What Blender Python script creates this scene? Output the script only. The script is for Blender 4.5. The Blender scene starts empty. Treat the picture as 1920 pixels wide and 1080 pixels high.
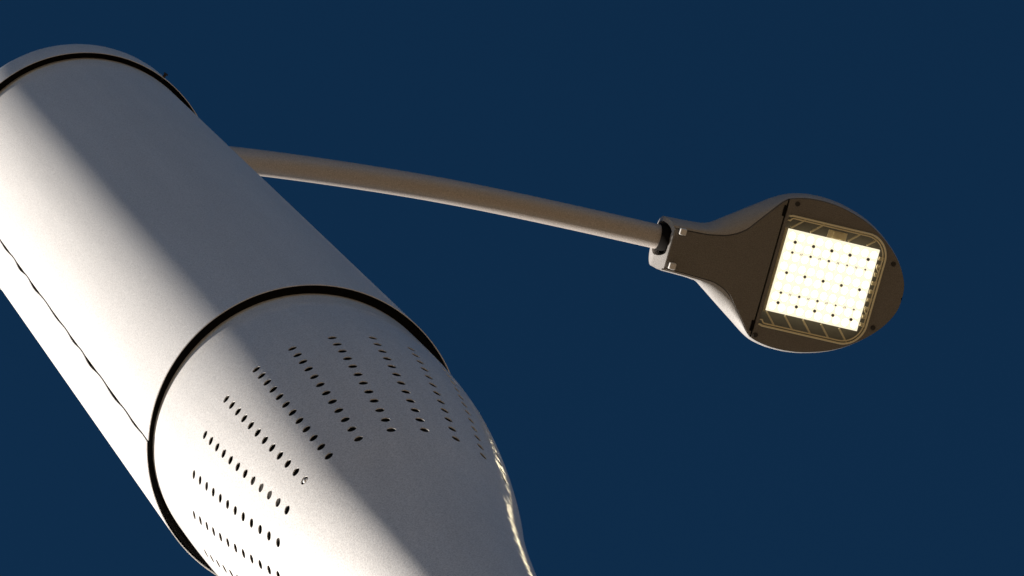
import bpy, bmesh, math, random
from mathutils import Vector, Matrix
R = math.radians
S = bpy.context.scene
COL = S.collection
rnd = random.Random(7)

# ---------------------------------------------------------------- camera
cam = bpy.data.cameras.new('camera'); co = bpy.data.objects.new('camera', cam); COL.objects.link(co)
right = Vector((0.75660133, 0.60516526, -0.2476478))
up = Vector((0.65171743, -0.72867768, 0.21045959))
back = Vector((-0.05309259, -0.32063039, -0.94571525))
mw = Matrix((right, up, back)).transposed().to_4x4(); mw.translation = (0, 0, 1.6)
co.matrix_world = mw
cam.sensor_fit = 'HORIZONTAL'; cam.sensor_width = 36; cam.lens = 9031.28 / 1920 * 36
cam.clip_start = 0.1; cam.clip_end = 3000
S.camera = co

# ---------------------------------------------------------------- sky, sun, exposure
SUN_EL = R(20); SUN_AZ = -83                      # azimuth seen from the column, 0 = towards the camera, negative = left
sd = Vector((math.sin(R(SUN_AZ)) * math.cos(SUN_EL), -math.cos(R(SUN_AZ)) * math.cos(SUN_EL), math.sin(SUN_EL)))
w = bpy.data.worlds.new('World'); S.world = w; w.use_nodes = True
nt = w.node_tree; bg = nt.nodes['Background']
sky = nt.nodes.new('ShaderNodeTexSky'); sky.sky_type = 'NISHITA'; sky.sun_disc = False
sky.sun_elevation = SUN_EL; sky.sun_rotation = math.atan2(sd.x, sd.y)
sky.altitude = 4000; sky.air_density = 0.9; sky.dust_density = 1.2; sky.ozone_density = 5.0
tint = nt.nodes.new('ShaderNodeMix'); tint.data_type = 'RGBA'; tint.blend_type = 'MULTIPLY'; tint.inputs[0].default_value = 1.0
tint.inputs[7].default_value = (0.26, 0.62, 0.66, 1)      # deep polarised blue of the photographed sky
nt.links.new(sky.outputs[0], tint.inputs[6]); nt.links.new(tint.outputs[2], bg.inputs[0]); bg.inputs[1].default_value = 0.05
sl = bpy.data.lights.new('sun', 'SUN'); sl.energy = 5.0; sl.angle = R(3); sl.color = (1, 0.91, 0.81)
so = bpy.data.objects.new('sun', sl); COL.objects.link(so)
so.rotation_euler = sd.to_track_quat('Z', 'Y').to_euler()
so.location = (-20, 0, 30)
vs = S.view_settings
vs.view_transform = 'Standard'; vs.look = 'None'; vs.gamma = 1; vs.use_curve_mapping = False; vs.exposure = 0.85
S.cycles.max_bounces = 8

# ---------------------------------------------------------------- materials
def mat(name, col, rough=0.5, metal=0.0, coat=0.0, coat_rough=0.1, var=0.0, vscale=6.0, bump=0.0, bscale=300.0,
        wave=0.0, wscale=5.0, spec=0.5, streak=False, speck=0.0, sscale=290, emit=None, estr=0.0):
    m = bpy.data.materials.new(name); m.use_nodes = True
    t = m.node_tree; b = t.nodes['Principled BSDF']; N = t.nodes.new; L = t.links.new
    b.inputs['Roughness'].default_value = rough; b.inputs['Metallic'].default_value = metal
    b.inputs['Coat Weight'].default_value = coat; b.inputs['Coat Roughness'].default_value = coat_rough
    b.inputs['Specular IOR Level'].default_value = spec
    tc = N('ShaderNodeTexCoord')
    if var > 0:
        n1 = N('ShaderNodeTexNoise'); n1.inputs['Scale'].default_value = vscale; n1.inputs['Detail'].default_value = 8
        if streak:
            mp = N('ShaderNodeMapping'); mp.inputs['Scale'].default_value = (7, 7, 0.35); L(tc.outputs['Object'], mp.inputs[0]); L(mp.outputs[0], n1.inputs['Vector'])
        else: L(tc.outputs['Object'], n1.inputs['Vector'])
        mx = N('ShaderNodeMix'); mx.data_type = 'RGBA'
        mx.inputs[6].default_value = tuple(c * (1 - var) for c in col) + (1,)
        mx.inputs[7].default_value = tuple(min(1, c * (1 + var)) for c in col) + (1,)
        L(n1.outputs['Fac'], mx.inputs[0])
        if speck > 0:                      # fine speckle put into the paint colour to imitate camera grain
            n4 = N('ShaderNodeTexNoise'); n4.inputs['Scale'].default_value = sscale; n4.inputs['Detail'].default_value = 1
            L(tc.outputs['Object'], n4.inputs['Vector'])
            mr = N('ShaderNodeMapRange'); mr.inputs[1].default_value = 0.3; mr.inputs[2].default_value = 0.7
            mr.inputs[3].default_value = 1 - speck; mr.inputs[4].default_value = 1 + speck
            L(n4.outputs['Fac'], mr.inputs[0])
            mm = N('ShaderNodeMix'); mm.data_type = 'RGBA'; mm.blend_type = 'MULTIPLY'; mm.inputs[0].default_value = 1
            L(mx.outputs[2], mm.inputs[6]); L(mr.outputs[0], mm.inputs[7]); mx = mm
        L(mx.outputs[2], b.inputs['Base Color'])
    else:
        b.inputs['Base Color'].default_value = tuple(col) + (1,)
    prev = None
    if wave > 0:
        n2 = N('ShaderNodeTexNoise'); n2.inputs['Scale'].default_value = wscale; n2.inputs['Detail'].default_value = 2
        L(tc.outputs['Object'], n2.inputs['Vector'])
        bp = N('ShaderNodeBump'); bp.inputs['Distance'].default_value = wave; bp.inputs['Strength'].default_value = 1
        L(n2.outputs['Fac'], bp.inputs['Height']); prev = bp
    if bump > 0:
        n3 = N('ShaderNodeTexNoise'); n3.inputs['Scale'].default_value = bscale; n3.inputs['Detail'].default_value = 3
        L(tc.outputs['Object'], n3.inputs['Vector'])
        bp2 = N('ShaderNodeBump'); bp2.inputs['Distance'].default_value = bump; bp2.inputs['Strength'].default_value = 1
        L(n3.outputs['Fac'], bp2.inputs['Height'])
        prev = bp2
    if prev:
        L(prev.outputs[0], b.inputs['Normal'])
        if wave > 0: L(bp.outputs[0], b.inputs['Coat Normal'])
    if emit:
        b.inputs['Emission Color'].default_value = tuple(emit) + (1,); b.inputs['Emission Strength'].default_value = estr
    return m

M_white = mat('white_paint', (0.80, 0.79, 0.775), streak=True, speck=0.17, rough=0.5, coat=0.35, coat_rough=0.12, var=0.10, vscale=2.2, bump=0.0004, bscale=330, wave=0.004, wscale=2.5)
M_cone = mat('cone_paint', (0.80, 0.79, 0.775), streak=True, speck=0.17, rough=0.5, coat=0.5, coat_rough=0.03, var=0.10, vscale=3, bump=0.0003, bscale=330, wave=0.0018, wscale=20)
M_black = mat('black_gasket_shade', (0.006, 0.0055, 0.005), rough=0.9, spec=0.1, var=0.3, vscale=30)  # near-black for latches and gasket, and for shade in gaps and recess
M_inner = mat('core_shade', (0.008, 0.007, 0.006), rough=0.9)
M_arm = mat('arm_paint', (0.46, 0.42, 0.385), rough=0.45, coat=0.2, coat_rough=0.25, var=0.06, vscale=5, speck=0.20, bump=0.0010, bscale=260)
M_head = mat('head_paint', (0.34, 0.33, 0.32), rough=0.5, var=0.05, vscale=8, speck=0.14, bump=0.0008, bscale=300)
M_under = mat('head_paint_shaded', (0.16, 0.15, 0.135), rough=0.55, var=0.08, vscale=14, speck=0.25, bump=0.0008, bscale=300)  # head paint again, darkened to carry the underside's shade
M_nut = mat('zinc', (0.70, 0.69, 0.67), rough=0.4)
M_dark = mat('dark_steel', (0.018, 0.016, 0.015), rough=0.6)
M_rim = mat('bezel_aluminium', (0.85, 0.76, 0.50), rough=0.4, metal=0.2)
M_rib = mat('rib_plastic', (0.80, 0.72, 0.50), rough=0.5)
M_cav = mat('cavity_paint', (0.075, 0.063, 0.04), rough=0.7, var=0.3, vscale=40)
M_pole = mat('pole_paint', (0.74, 0.73, 0.71), rough=0.5, coat=0.3, var=0.04, vscale=3)
WARM = (1.0, 0.86, 0.58)
M_optic = mat('optic_plate', (0.25, 0.23, 0.18), rough=0.3, emit=(1.0, 0.89, 0.68), estr=0.63)
M_lens = mat('led_lens', (0.8, 0.8, 0.75), rough=0.2, emit=(1.0, 0.84, 0.55), estr=7.5)
M_tab = mat('connector_board', (0.75, 0.66, 0.42), rough=0.5, var=0.2, vscale=200)

def glass():
    m = bpy.data.materials.new('clear_glass'); m.use_nodes = True; t = m.node_tree
    for n in list(t.nodes): t.nodes.remove(n)
    o = t.nodes.new('ShaderNodeOutputMaterial'); mx = t.nodes.new('ShaderNodeMixShader')
    tr = t.nodes.new('ShaderNodeBsdfTransparent'); gl = t.nodes.new('ShaderNodeBsdfGlossy'); fr = t.nodes.new('ShaderNodeFresnel')
    tr.inputs[0].default_value = (0.97, 0.98, 0.96, 1); gl.inputs['Roughness'].default_value = 0.03; fr.inputs[0].default_value = 1.45
    t.links.new(fr.outputs[0], mx.inputs[0]); t.links.new(tr.outputs[0], mx.inputs[1]); t.links.new(gl.outputs[0], mx.inputs[2])
    t.links.new(mx.outputs[0], o.inputs[0]); return m
M_glass = glass()

def ground_mat():
    m = bpy.data.materials.new('paving'); m.use_nodes = True; t = m.node_tree; b = t.nodes['Principled BSDF']
    tc = t.nodes.new('ShaderNodeTexCoord'); n = t.nodes.new('ShaderNodeTexNoise'); n.inputs['Scale'].default_value = 0.6; n.inputs['Detail'].default_value = 12
    cr = t.nodes.new('ShaderNodeValToRGB'); cr.color_ramp.elements[0].color = (0.145, 0.098, 0.050, 1); cr.color_ramp.elements[1].color = (0.235, 0.165, 0.092, 1)
    t.links.new(tc.outputs['Object'], n.inputs['Vector']); t.links.new(n.outputs['Fac'], cr.inputs[0]); t.links.new(cr.outputs[0], b.inputs['Base Color'])
    b.inputs['Roughness'].default_value = 0.9; return m

# ---------------------------------------------------------------- mesh helpers
def link(name, bm, m, parent=None, loc=(0, 0, 0), smooth=True, recalc=True):
    if recalc: bmesh.ops.recalc_face_normals(bm, faces=bm.faces)
    me = bpy.data.meshes.new(name)
    for f in bm.faces: f.smooth = smooth
    bm.to_mesh(me); bm.free(); me.materials.append(m)
    o = bpy.data.objects.new(name, me); COL.objects.link(o)
    if parent: o.parent = parent
    o.location = loc
    return o

def sharp(bm, deg=35):
    for e in bm.edges:
        if len(e.link_faces) != 2 or e.calc_face_angle(0) > R(deg): e.smooth = False

def shell(rfun, A, Z, thick, holes=(), hole_r=0.008, edge=None):
    """curved sheet over azimuths A (degrees) and heights Z, real thickness, round holes in 4x4 cell blocks"""
    bm = bmesh.new()
    cache = [{}, {}]
    def P(a, z, s):
        r = rfun(a, z) - (thick if s else 0)
        return (r * math.sin(R(a)), -r * math.cos(R(a)), z)
    def V(i, j, s):
        k = (i, j)
        if k not in cache[s]:
            a, z = A[i], Z[j]
            if edge: a = edge(i, j, a, z)
            cache[s][k] = bm.verts.new(P(a, z, s))
        return cache[s][k]
    blocked = set(); blocks = []
    for (i, j) in holes:
        blocks.append((i, j))
        for di in range(4):
            for dj in range(4): blocked.add((i + di, j + dj))
    nA, nZ = len(A), len(Z)
    for s in (0, 1):
        for i in range(nA - 1):
            for j in range(nZ - 1):
                if (i, j) in blocked: continue
                bm.faces.new((V(i, j, s), V(i + 1, j, s), V(i + 1, j + 1, s), V(i, j + 1, s)))
    def rimface(p, q, p2, q2):
        f = bm.faces.new((p, q, q2, p2))
    sharp_edges = []
    for (i, j) in blocks:
        ring = [(i + k, j) for k in range(4)] + [(i + 4, j + k) for k in range(4)] + [(i + 4 - k, j + 4) for k in range(4)] + [(i, j + 4 - k) for k in range(4)]
        a0, z0 = (A[i] + A[i + 4]) / 2, (Z[j] + Z[j + 4]) / 2
        r0 = rfun(a0, z0)
        hv = [[], []]
        for s in (0, 1):
            for k in range(16):
                th = R(-135 + k * 22.5)
                da = math.degrees(hole_r * math.cos(th) / r0); dz = hole_r * math.sin(th)
                hv[s].append(bm.verts.new(P(a0 + da, z0 + dz, s)))
            for k in range(16):
                k2 = (k + 1) % 16
                bm.faces.new((V(*ring[k], s), V(*ring[k2], s), hv[s][k2], hv[s][k]))
        for k in range(16):
            k2 = (k + 1) % 16
            bm.faces.new((hv[0][k], hv[0][k2], hv[1][k2], hv[1][k]))
            for s in (0, 1): sharp_edges.append((hv[s][k], hv[s][k2]))
    # outer boundary walls
    closed = abs((A[-1] - A[0]) - 360) < 1e-6
    for i in range(nA - 1):
        for j in (0, nZ - 1):
            bm.faces.new((V(i, j, 0), V(i + 1, j, 0), V(i + 1, j, 1), V(i, j, 1)))
            for s in (0, 1): sharp_edges.append((V(i, j, s), V(i + 1, j, s)))
    for j in range(nZ - 1):
        for i in (0, nA - 1):
            bm.faces.new((V(i, j, 0), V(i, j + 1, 0), V(i, j + 1, 1), V(i, j, 1)))
            for s in (0, 1): sharp_edges.append((V(i, j, s), V(i, j + 1, s)))
    if closed: bmesh.ops.remove_doubles(bm, verts=bm.verts, dist=1e-6)
    else:
        for a, b in sharp_edges:
            e = bm.edges.get((a, b))
            if e: e.smooth = False
    return bm

def lathe(prof, n=96, cap=False):
    bm = bmesh.new(); rings = []
    for r, z in prof:
        rings.append([bm.verts.new((r * math.sin(2 * math.pi * k / n), -r * math.cos(2 * math.pi * k / n), z)) for k in range(n)])
    for a, b in zip(rings, rings[1:]):
        for k in range(n): bm.faces.new((a[k], a[(k + 1) % n], b[(k + 1) % n], b[k]))
    if cap:
        bm.faces.new(rings[0]); bm.faces.new(rings[-1])
    bmesh.ops.recalc_face_normals(bm, faces=bm.faces)
    sharp(bm, 40)
    return bm

def tube(bm, pts, r, n=20, cap=True, closed=False):
    rings = []; P = [Vector(p) for p in pts]; m = len(P)
    ref = Vector((0, 0, 1))
    for i, p in enumerate(P):
        if closed: t = P[(i + 1) % m] - P[(i - 1) % m]
        else: t = P[min(i + 1, m - 1)] - P[max(i - 1, 0)]
        t.normalize(); a = t.cross(ref)
        if a.length < 1e-4: a = t.cross(Vector((0, 1, 0)))
        a.normalize(); b = a.cross(t)
        rr = r(i / (m - 1)) if callable(r) else r
        rings.append([bm.verts.new(p + (a * math.cos(2 * math.pi * k / n) + b * math.sin(2 * math.pi * k / n)) * rr) for k in range(n)])
    pairs = list(zip(rings, rings[1:])) + ([(rings[-1], rings[0])] if closed else [])
    for x, y in pairs:
        for k in range(n): bm.faces.new((x[k], x[(k + 1) % n], y[(k + 1) % n], y[k]))
    if cap and not closed: bm.faces.new(rings[0]); bm.faces.new(rings[-1])

def box(bm, c, size, rot=0.0, bevel=0.0):
    g = bmesh.ops.create_cube(bm, size=1.0)
    vs_ = g['verts']
    bmesh.ops.scale(bm, vec=size, verts=vs_)
    if bevel > 0:
        es = list({e for v in vs_ for e in v.link_edges})
        r_ = bmesh.ops.bevel(bm, geom=es, offset=bevel, segments=2, affect='EDGES', profile=0.5)
        vs_ = list({v for f in r_['faces'] for v in f.verts} | {v for v in vs_ if v.is_valid})
    bmesh.ops.rotate(bm, matrix=Matrix.Rotation(rot, 3, 'Z'), verts=vs_)
    bmesh.ops.translate(bm, vec=c, verts=vs_)

def cyl(bm, c, r, h, n=16):
    g = bmesh.ops.create_cone(bm, cap_ends=True, segments=n, radius1=r, radius2=r, depth=h)
    bmesh.ops.translate(bm, vec=c, verts=g['verts'])

def interp(x, T):
    if x <= T[0][0]: return T[0][1]
    for (a, b), (c, d) in zip(T, T[1:]):
        if x <= c:
            return b + (d - b) * (x - a) / (c - a)
    return T[-1][1]

def smooth_interp(x, T):          # catmull-rom through the table
    if x <= T[0][0]: return T[0][1]
    if x >= T[-1][0]: return T[-1][1]
    for i in range(len(T) - 1):
        if x <= T[i + 1][0]:
            x0, y0 = T[i]; x1, y1 = T[i + 1]; h = x1 - x0; t = (x - x0) / h
            m0 = (y1 - T[i - 1][1]) / (x1 - T[i - 1][0]) if i > 0 else (y1 - y0) / h
            m1 = (T[i + 2][1] - y0) / (T[i + 2][0] - x0) if i < len(T) - 2 else (y1 - y0) / h
            return ((2 * t**3 - 3 * t**2 + 1) * y0 + (t**3 - 2 * t**2 + t) * h * m0 + (-2 * t**3 + 3 * t**2) * y1 + (t**3 - t**2) * h * m1)

# ---------------------------------------------------------------- ground
bm = bmesh.new()
bmesh.ops.create_grid(bm, x_segments=8, y_segments=8, size=400)
g = link('ground', bm, ground_mat()); g['kind'] = 'structure'

# ---------------------------------------------------------------- the street lamp
CY = 3.62355
root = bpy.data.objects.new('street_lamp', None); COL.objects.link(root)
root.location = (0, CY, 0); root.empty_display_size = 0.5
root['label'] = 'white street lamp with thick column, perforated cone and lit LED head on curved arm'
root['category'] = 'street lamp'

# pole below the cone, down to its foot
bm = lathe([(0.21, 0.0), (0.21, 0.03), (0.145, 0.035), (0.14, 0.3), (0.135, 5), (0.130, 10.55)], 64)
link('pole', bm, M_pole, root)

# dark core added so that gaps and holes look black
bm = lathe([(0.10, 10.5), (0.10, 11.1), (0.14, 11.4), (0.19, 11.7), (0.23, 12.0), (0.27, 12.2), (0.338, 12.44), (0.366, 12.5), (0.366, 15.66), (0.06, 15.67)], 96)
link('shade_core', bm, M_inner, root)

# perforated cone
PROF = [(10.45, 0.142), (10.6, 0.155), (10.7, 0.163), (10.8, 0.173), (10.9, 0.184), (11.0, 0.1975), (11.1, 0.2115), (11.2, 0.228),
        (11.3, 0.2465), (11.4, 0.268), (11.5, 0.287), (11.6, 0.304), (11.7, 0.319), (11.8, 0.332), (11.9, 0.3425), (12.0, 0.3495), (12.1, 0.3535),
        (12.2, 0.3555), (12.3, 0.3560), (12.45, 0.356)]
def cone_r(a, z):
    r = smooth_interp(z, PROF)
    aa = (a + 180) % 360 - 180
    k = max(0.0, min(1.0, (z - 11.9) / 0.4))
    return r + 0.010 * k * math.exp(-((aa + 52) / 30) ** 2)
NCOL = 23
hole_az = [3.4 + 15.55 * k for k in range(-10, 13)]
A = []; starts = []
for h in hole_az:
    starts.append(len(A))
    A += [h - 3.7 + 1.85 * k for k in range(5)]
    nxt = h + 15.55
    A += [h + 3.7 + (15.55 - 7.4) * k / 4 for k in (1, 2, 3)]
A = A[:-3]
A += [A[0] + 360 - (A[0] + 360 - A[-1]) * k / 6 for k in (5, 4, 3, 2, 1, 0)]
ZH0, DZ = 11.43, 0.0518
zb = ZH0 - DZ / 2
Z = [10.45 + (zb - 10.45) * k / 40 for k in range(40)]
j0 = len(Z)
Z += [zb + DZ / 4 * k for k in range(12 * 4 + 1)]
ztop = Z[-1]
Z += [ztop + (12.45 - ztop) * k / 16 for k in range(1, 17)]
holes = [(s, j0 + 4 * k) for s in starts for k in range(12)]
bm = shell(cone_r, A, Z, 0.002, holes, 0.0107)
sharp(bm, 38)
link('perforated_cone', bm, M_cone, root, recalc=True)

# pale plug sitting in the last hole of one row
bm = bmesh.new(); bmesh.ops.create_uvsphere(bm, u_segments=14, v_segments=10, radius=0.0062)
a_, z_ = hole_az[9], ZH0; rr_ = cone_r(a_, z_) - 0.004
link('hole_plug', bm, M_white, root, loc=(rr_ * math.sin(R(a_)), -rr_ * math.cos(R(a_)), z_))
# gasket plate closing the gap above the cone, blackened for the deep shade there
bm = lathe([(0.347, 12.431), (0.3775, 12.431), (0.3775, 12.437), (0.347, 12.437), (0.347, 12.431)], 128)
link('shade_gasket', bm, M_black, root)

# column casing: two bent sheets with a wavy vertical joint
SEAM = -47.4
def main_r(a, z): return 0.3800
def wob(z):
    s = 0.5 + 0.5 * math.sin(z * 21.0 + 0.7 * math.sin(z * 7.0) + 0.8)
    s = s ** 1.1 * (0.75 + 0.25 * math.sin(z * 5.3 + 1))
    return s
A1 = [SEAM + 180.5 * k / 120 for k in range(121)]
Z1 = [12.42 + (15.69 - 12.42) * k / 24 for k in range(25)]
bm = shell(main_r, A1, Z1, 0.002)
link('column_casing', bm, M_white, root)
def left_r(a, z):
    d = max(0.0, 1 - (SEAM - a) / 9.0)
    return 0.3832 + 0.0018 * d * d * wob(z)
A2 = [SEAM - 0.10 - 0.6 * k for k in range(6)] + [SEAM - 3.1 - (179.5 - 3.1) * k / 110 for k in range(1, 111)]
Z2 = [12.4175 + (15.69 - 12.4175) * k / 260 for k in range(261)]
def edge(i, j, a, z):
    if i < 6: return a - 0.95 * wob(z) * (1 - i / 6)
    return a
bm = shell(left_r, A2, Z2, 0.002, edge=edge)
link('column_casing', bm, M_white, root)

# small spot-weld dimples beside the joint
bm0 = bmesh.new(); bmesh.ops.create_uvsphere(bm0, u_segments=10, v_segments=6, radius=0.0028)
me = None
for k in range(12):
    z = 12.50 + 0.232 * k; a = SEAM - 3.2
    if me is None:
        o = link('rivet', bm0, M_arm, root); me = o.data
    else:
        o = o.copy(); COL.objects.link(o); o.parent = root
    r = left_r(a, z)
    o.location = (r * math.sin(R(a)), -r * math.cos(R(a)), z); o.scale = (0.55, 0.35, 1)
    o.rotation_euler = (0, 0, R(a))

# top cap with overhanging lip
bm = lathe([(0.3985, 15.62), (0.4003, 15.62), (0.4006, 15.64), (0.4002, 15.77), (0.395, 15.80), (0.38, 15.815), (0.2, 15.86), (0.08, 15.875), (0.08, 15.87), (0.2, 15.855), (0.395, 15.79), (0.3985, 15.77), (0.3985, 15.62)], 160)
link('top_cap', bm, M_white, root, loc=(-0.004, -0.004, 0))
bm = lathe([(0.365, 15.642), (0.3975, 15.642), (0.3975, 15.648), (0.365, 15.648), (0.365, 15.642)], 128)  # black ring put in for the shade inside the cap
link('shade_gasket', bm, M_black, root, loc=(-0.004, -0.004, 0))
# bolt on the lip of the cap
bm = bmesh.new()
cyl(bm, (0, 0, 0), 0.0055, 0.022, 8); cyl(bm, (0, 0, 0.012), 0.0085, 0.006, 6); cyl(bm, (0, 0, -0.009), 0.008, 0.004, 10)
bmesh.ops.rotate(bm, matrix=Matrix.Rotation(R(90), 3, 'X'), verts=bm.verts)
o = link('bolt', bm, M_dark, root, (0.4025 * math.sin(R(78)) - 0.004, -0.4025 * math.cos(R(78)) - 0.004, 15.645), smooth=False)
o.rotation_euler = (0, 0, R(78)); o.scale = (0.85, 0.85, 0.85)

# mast stub above the cap that carries the arm (out of sight from below)
bm = lathe([(0.085, 15.86), (0.08, 15.9), (0.08, 16.62), (0.07, 16.65), (0.005, 16.66)], 48)
link('mast_top', bm, M_pole, root)

# ---------------------------------------------------------------- arm
AZ_ARM = R(53.2)
ARM = [(0.0, 16.33), (0.3, 16.52), (0.55, 16.68), (0.757, 16.812), (1.05, 16.948), (1.238, 17.016), (1.435, 17.075), (1.64, 17.102), (1.834, 17.105), (2.024, 17.093), (2.158, 17.083), (2.275, 17.066), (2.36, 17.055)]
pts = []
for k in range(81):
    s = 0.05 + (2.36 - 0.05) * k / 80
    z = sum(smooth_interp(min(2.36, max(0, s + d)), ARM) for d in (-0.12, -0.06, 0, 0.06, 0.12)) / 5
    pts.append((s * math.cos(AZ_ARM), s * math.sin(AZ_ARM), z))
bm = bmesh.new(); tube(bm, pts, lambda t: 0.0432 - 0.0007 * t, 32)
sharp(bm, 50)
link('arm', bm, M_arm, root)
bm = bmesh.new(); tube(bm, pts[:9], 0.055, 32); sharp(bm, 50)
link('arm_bracket', bm, M_pole, root)

# ---------------------------------------------------------------- lamp head (local frame: +x along the arm)
HW_B = [(-0.60, 0.072), (-0.575, 0.073), (-0.46, 0.076), (-0.41, 0.081), (-0.38, 0.086), (-0.345, 0.100), (-0.316, 0.120), (-0.284, 0.158), (-0.25, 0.198), (-0.222, 0.232), (-0.20, 0.250)]
HW_T = [(-0.60, 0.088), (-0.52, 0.091), (-0.47, 0.094), (-0.435, 0.102), (-0.40, 0.124), (-0.35, 0.158), (-0.27, 0.212), (-0.20, 0.257), (-0.15, 0.271), (-0.11, 0.2755), (-0.06, 0.2755), (0.0, 0.268),
        (0.077, 0.247), (0.13, 0.2235), (0.174, 0.196), (0.22, 0.1595), (0.255, 0.1225), (0.28, 0.083), (0.294, 0.045), (0.2985, 0.0)]
def hb(x):
    t = smooth_interp(x, HW_T)
    b = smooth_interp(min(x, -0.2), HW_B)
    return b if x < -0.2 else max(0.0, t - 0.009)
def ht(x): return max(0.0, smooth_interp(x, HW_T))
def top_h(x):
    return interp(x, [(-0.6, 0.112), (-0.45, 0.118), (-0.3, 0.135), (-0.1, 0.14), (0.1, 0.125), (0.22, 0.095), (0.28, 0.07), (0.2985, 0.05)])
xs = [-0.60 + 0.012 * k for k in range(0, 70)]
xs = [x for x in xs if x < 0.21] + [0.21 + 0.0885 * math.sin(R(90) * k / 16) for k in range(0, 17)]
def neck_y(x): return 0.0115 * max(0.0, min(1.0, (-0.25 - x) / 0.2))
def section(x):
    b, t, h = hb(x), ht(x), top_h(x)
    zt = interp(x, [(-0.6, 0.05), (-0.25, 0.052), (-0.19, 0.034), (0.3, 0.03)])
    nk = max(0.0, min(1.0, (-0.40 - x) / 0.06))
    P0 = [(b, 0.0), (b + 0.24 * (t - b), 0.003), (b + 0.52 * (t - b), zt * 0.25), (b + 0.82 * (t - b), zt * 0.62), (t, zt), (t, zt + 0.006)]
    P1 = [(b, 0.0), (b + 0.38 * (t - b), 0.002), (b + 0.72 * (t - b), zt * 0.20), (b + 0.94 * (t - b), zt * 0.5), (t, zt), (t, zt + 0.006)]
    P = [(p[0] * (1 - nk) + q[0] * nk, p[1] * (1 - nk) + q[1] * nk) for p, q in zip(P0, P1)]
    for k in range(1, 8):
        th = R(90) * k / 8
        P.append((t * math.cos(th) ** 0.8, zt + 0.006 + (h - zt - 0.006) * math.sin(th)))
    P.append((0.0, h))
    full = P + [(-y, z) for y, z in reversed(P[:-1])]
    return full
bm = bmesh.new(); rings = []
for x in xs:
    off = -0.0
    sh = neck_y(x)
    rings.append([bm.verts.new((x + (0.03 * (1 - min(1, z / 0.055)) if x < -0.585 else 0), y + sh * (1 - 0.65 * min(1, z / 0.05)), z)) for y, z in section(x)])
for a, b in zip(rings, rings[1:]):
    for k in range(len(a) - 1): bm.faces.new((a[k], a[k + 1], b[k + 1], b[k]))
bmesh.ops.remove_doubles(bm, verts=bm.verts, dist=1e-5)
# end face with a round socket for the arm
end = [v.co.copy() for v in rings[0]] if rings[0][0].is_valid else []
HZ = 0.052; HR = 0.060
loop = [Vector(p) for p in end]
# add points along the bottom edge of the end face
nb = 8
bot0, bot1 = loop[-1], loop[0]
for k in range(1, nb): loop.append(bot0.lerp(bot1, k / nb))
ov = [bm.verts.new(p) for p in loop]
iv = []; iv2 = []
for p in loop:
    ang = math.atan2(p.z - HZ, p.y)
    hz = HZ + HR * math.sin(ang); hy = -0.008 + HR * math.cos(ang)
    hz = max(hz, 0.006)
    xx = -0.572 - 0.028 * min(1, hz / 0.055)
    iv.append(bm.verts.new((xx, hy, hz))); iv2.append(bm.verts.new((-0.50, hy, hz)))
n = len(loop)
for k in range(n):
    k2 = (k + 1) % n
    bm.faces.new((ov[k], ov[k2], iv[k2], iv[k])); bm.faces.new((iv[k], iv[k2], iv2[k2], iv2[k]))
bm.faces.new(iv2)
bmesh.ops.remove_doubles(bm, verts=bm.verts, dist=1e-5)
bmesh.ops.recalc_face_normals(bm, faces=bm.faces)
sharp(bm, 32)
head = link('lamp_head', bm, M_head, root)
head.location = (1.70528, 5.93784 - CY, 17.0); head.rotation_euler = (0, 0, R(54.4))

bm = bmesh.new()
tube(bm, [(-0.578, -0.008, HZ + 0.004), (-0.505, -0.008, HZ + 0.004)], 0.052, 28, cap=False)
bmesh.ops.contextual_create(bm, geom=[e for e in bm.edges if all(v.co.x > -0.51 for v in e.verts)])
link('socket_shade', bm, M_black, head)  # black lining puts the shade of the recess into colour
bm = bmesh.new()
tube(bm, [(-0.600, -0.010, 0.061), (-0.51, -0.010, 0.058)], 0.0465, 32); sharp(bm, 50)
link('arm_shade_sleeve', bm, M_black, head)  # added black sleeve, stands for shade on the arm inside the recess
def plate(loops, z0, z1, bev=0.0015):
    bm = bmesh.new(); E_ = []
    for L in loops:
        v = [bm.verts.new((x, y, z0)) for x, y in L]
        E_ += [bm.edges.new((v[k], v[(k + 1) % len(v)])) for k in range(len(v))]
    bmesh.ops.triangle_fill(bm, edges=E_, use_beauty=True)
    ex = bmesh.ops.extrude_face_region(bm, geom=bm.faces[:])
    bmesh.ops.translate(bm, vec=(0, 0, z1 - z0), verts=[v for v in ex['geom'] if isinstance(v, bmesh.types.BMVert)])
    bmesh.ops.recalc_face_normals(bm, faces=bm.faces)
    es = [e for e in bm.edges if len(e.link_faces) == 2 and e.calc_face_angle(0) > 1.2 and all(abs(v.co.z - z0) < 1e-6 for v in e.verts)]
    if bev: bmesh.ops.bevel(bm, geom=es, offset=bev, segments=2, affect='EDGES')
    sharp(bm, 30)
    return bm
# neck cover
xa = [-0.570 + (0.570 - 0.2035) * k / 40 for k in range(41)]
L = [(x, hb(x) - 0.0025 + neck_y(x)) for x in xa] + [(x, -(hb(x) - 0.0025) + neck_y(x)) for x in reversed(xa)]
link('neck_cover', plate([L], -0.004, 0.003, 0.002), M_under, head)
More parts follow.
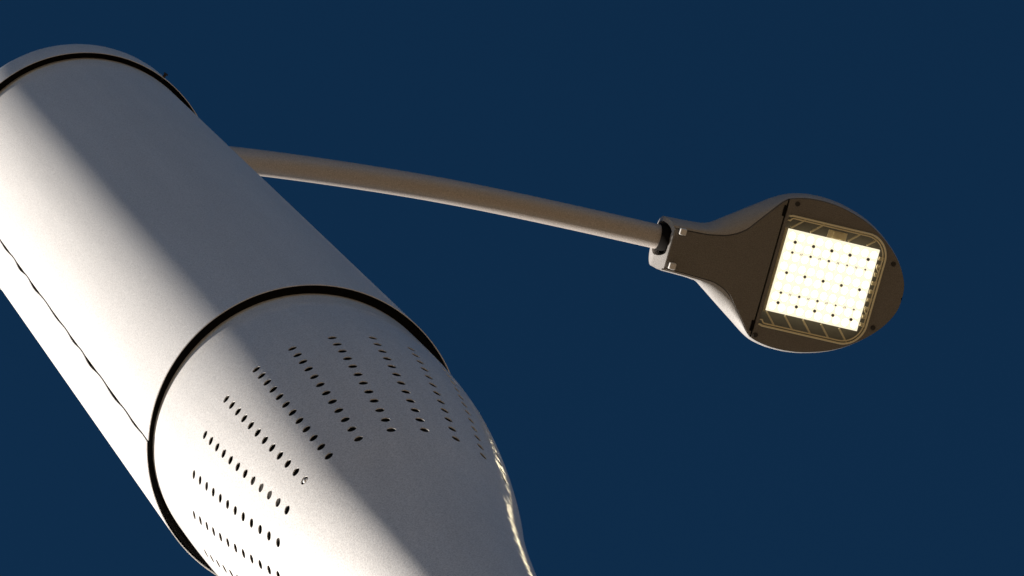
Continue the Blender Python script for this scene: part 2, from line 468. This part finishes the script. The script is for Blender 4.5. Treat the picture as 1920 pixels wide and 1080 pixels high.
# door plate with the rounded opening
xb = [x for x in xs if -0.199 < x < 0.297]; xb = [-0.1985] + xb
Lo = [(x, hb(x) - 0.001) for x in xb] + [(0.2925, 0.0)] + [(x, -(hb(x) - 0.001)) for x in reversed(xb)]
def rrect(x0, x1, y0, y1, rl, rr, n=10):
    P = []
    for cx, cy_, r, a0 in ((x1 - rr, y1 - rr, rr, 0), (x0 + rl, y1 - rl, rl, 90), (x0 + rl, y0 + rl, rl, 180), (x1 - rr, y0 + rr, rr, 270)):
        for k in range(n + 1):
            a = R(a0 + 90 * k / n); P.append((cx + r * math.cos(a), cy_ + r * math.sin(a)))
    return P
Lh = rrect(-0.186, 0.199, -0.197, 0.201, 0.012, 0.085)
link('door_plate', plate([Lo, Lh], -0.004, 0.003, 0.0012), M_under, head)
# cavity tray behind the opening
bm = bmesh.new()
lo = rrect(-0.190, 0.203, -0.201, 0.205, 0.012, 0.087)
v0 = [bm.verts.new((x, y, 0.0035)) for x, y in lo]; v1 = [bm.verts.new((x, y, 0.034)) for x, y in lo]
for k in range(len(lo)):
    k2 = (k + 1) % len(lo); bm.faces.new((v0[k], v0[k2], v1[k2], v1[k]))
bm.faces.new(v1); sharp(bm, 40)
link('reflector_tray', bm, M_cav, head)
# bezel: two fine ridges around the opening
bm = bmesh.new()
for inset, r_, z_ in ((0.0, 0.0036, -0.0075), (0.0085, 0.0026, -0.003)):
    P = rrect(-0.184 + inset, 0.1965 - inset, -0.195 + inset, 0.199 - inset, 0.012, 0.083 - inset, 12)
    # open on the arm side, where the bezel runs under the cover
    P = P[27:] + P[:25]                      # from the lower left round the tip to the upper left
    P = [p for p in P if p[0] > -0.18]
    tube(bm, [(-0.186, P[0][1], z_ + 0.004)] + [(x, y, z_) for x, y in P] + [(-0.186, P[-1][1], z_ + 0.004)], r_, 10)
link('bezel', bm, M_rim, head)
# glass
bm = bmesh.new()
P = rrect(-0.186, 0.199, -0.197, 0.201, 0.012, 0.085)
v0 = [bm.verts.new((x, y, 0.0005)) for x, y in P]; bm.faces.new(v0)
link('glass_cover', bm, M_glass, head, smooth=False)
# slanted ribs between panel and bezel
def rib_obj(p, q, first=[None]):
    bm = bmesh.new(); p = Vector(p); q = Vector(q); d = q - p
    box(bm, (0, 0, 0), (d.length, 0.0055, 0.007), 0, 0)
    o = link('rib', bm, M_rib, head, smooth=False)
    c = (p + q) / 2; o.location = (c.x, c.y, 0.006); o.rotation_euler = (0, 0, math.atan2(d.y, d.x))
for k in range(5):
    x = -0.163 + 0.071 * k
    if k != 2: rib_obj((x, -0.152), (x + 0.043, -0.190))
for k in range(5):
    x = -0.166 + 0.068 * k
    rib_obj((x, 0.150), (x + 0.040, 0.192))
# ladder strip at the far side
bm = bmesh.new()
for k, y in enumerate((-0.118, -0.090, -0.060, -0.029, 0.001, 0.031, 0.062, 0.092, 0.120)):
    box(bm, (0.1855, y, 0.006), (0.018, 0.013, 0.006), 0, 0)
for y in (-0.075, 0.077):
    box(bm, (0.1855, y, 0.0055), (0.022, 0.004, 0.005), R(50), 0)
link('spacer_strip', bm, M_rib, head, smooth=False)

# LED panel: moulded optic plate, domed lenses
PX0, PX1, PY0, PY1 = -0.170, 0.173, -0.147, 0.146
bm = bmesh.new()
for k in range(5):
    wx = (PX1 - PX0) / 5
    box(bm, (PX0 + wx * (k + 0.5), (PY0 + PY1) / 2, 0.0095), (wx - 0.0012, PY1 - PY0, 0.010), 0, 0.001)
panel = link('led_panel', bm, M_optic, head, smooth=False)
def uv(u, v): return PX0 + (PX1 - PX0) * u, PY0 + (PY1 - PY0) * v
bm = bmesh.new()
prof = [(0.0122, 0.0), (0.0112, -0.0016), (0.0085, -0.0029), (0.005, -0.0035), (0.0, -0.0037)]
vr = []
for r_, z_ in prof[:-1]:
    vr.append([bm.verts.new((r_ * 0.92 * math.cos(2 * math.pi * k / 16), r_ * math.sin(2 * math.pi * k / 16), z_)) for k in range(16)])
for a, b in zip(vr, vr[1:]):
    for k in range(16): bm.faces.new((a[k], a[(k + 1) % 16], b[(k + 1) % 16], b[k]))
tip = bm.verts.new((0, 0, prof[-1][1]))
for k in range(16): bm.faces.new((vr[-1][k], vr[-1][(k + 1) % 16], tip))
lens = link('lens', bm, M_lens, head)
first = True
for i in range(10):
    for j in range(8):
        u = 0.053 + 0.0995 * i; v = 0.072 + 0.1225 * j
        x, y = uv(u, v)
        o = lens if first else lens.copy()
        if not first: COL.objects.link(o); o.parent = head
        first = False
        o.location = (x, y, 0.0044)
# dark fixing screws on the panel
bm = bmesh.new(); cyl(bm, (0, 0, 0), 0.0056, 0.003, 14)
scr = link('panel_screw', bm, M_dark, head, smooth=False); first = True
for v, big in ((0.138, 1), (0.264, 0.78), (0.511, 0.9), (0.756, 0.78), (0.879, 0.95)):
    for k in range(5):
        x, y = uv(0.1 + 0.2 * k, v)
        o = scr if first else scr.copy()
        if not first: COL.objects.link(o); o.parent = head
        first = False
        o.location = (x, y, 0.0028); s_ = big * (0.72 if (big < 0.8 and k > 2) else 1); o.scale = (s_, s_, 1)
bm = bmesh.new()
for d in (-0.0024, 0.0024): box(bm, (d, 0, 0), (0.0017, 0.0075, 0.002), R(8), 0)
clip = link('panel_clip', bm, M_dark, head, smooth=False); first = True
for v in (0.264, 0.756):
    for k in range(1, 5):
        x, y = uv(0.2 * k, v)
        o = clip if first else clip.copy()
        if not first: COL.objects.link(o); o.parent = head
        first = False
        o.location = (x, y, 0.0035)
# gold strips added for the lit side wall on the arm side of the panel
bm = bmesh.new(); box(bm, (-0.1765, 0, 0.004), (0.0022, 0.300, 0.006), R(-0.8), 0); box(bm, (-0.1815, 0, 0.004), (0.0014, 0.300, 0.005), R(-0.8), 0)
link('lit_wall_strips', bm, M_rim, head, smooth=False)
# connector at the edge of the panel
bm = bmesh.new(); box(bm, (0.007, -0.1625, 0.0080), (0.070, 0.028, 0.005), 0, 0.001); box(bm, (0.008, -0.162, 0.0045), (0.036, 0.022, 0.004), 0, 0.001)
link('connector', bm, M_tab, head, smooth=False)
# door screws, latches, neck nuts
bm = bmesh.new(); cyl(bm, (0, 0, 0), 0.0085, 0.006, 16); ds = link('door_screw', bm, M_dark, head, smooth=False)
for k, (x, y) in enumerate(((-0.168, -0.238), (0.230, -0.112), (0.222, 0.120), (-0.186, 0.236))):
    o = ds if k == 0 else ds.copy()
    if k: COL.objects.link(o); o.parent = head
    o.location = (x, y, -0.0045)
bm = bmesh.new(); box(bm, (0, 0, 0), (0.012, 0.038, 0.008), 0, 0.001); dl = link('latch', bm, M_black, head, smooth=False)
for k, y in enumerate((-0.205, 0.207)):
    o = dl if k == 0 else dl.copy()
    if k: COL.objects.link(o); o.parent = head
    o.location = (-0.2065, y, -0.003)
bm = bmesh.new(); box(bm, (0, 0, 0), (0.024, 0.023, 0.018), 0, 0.0035); nn = link('clamp_nut', bm, M_nut, head, smooth=False)
for k, (x, y) in enumerate(((-0.542, -0.055), (-0.546, 0.068))):
    o = nn if k == 0 else nn.copy()
    if k: COL.objects.link(o); o.parent = head
    o.location = (x, y, -0.010)
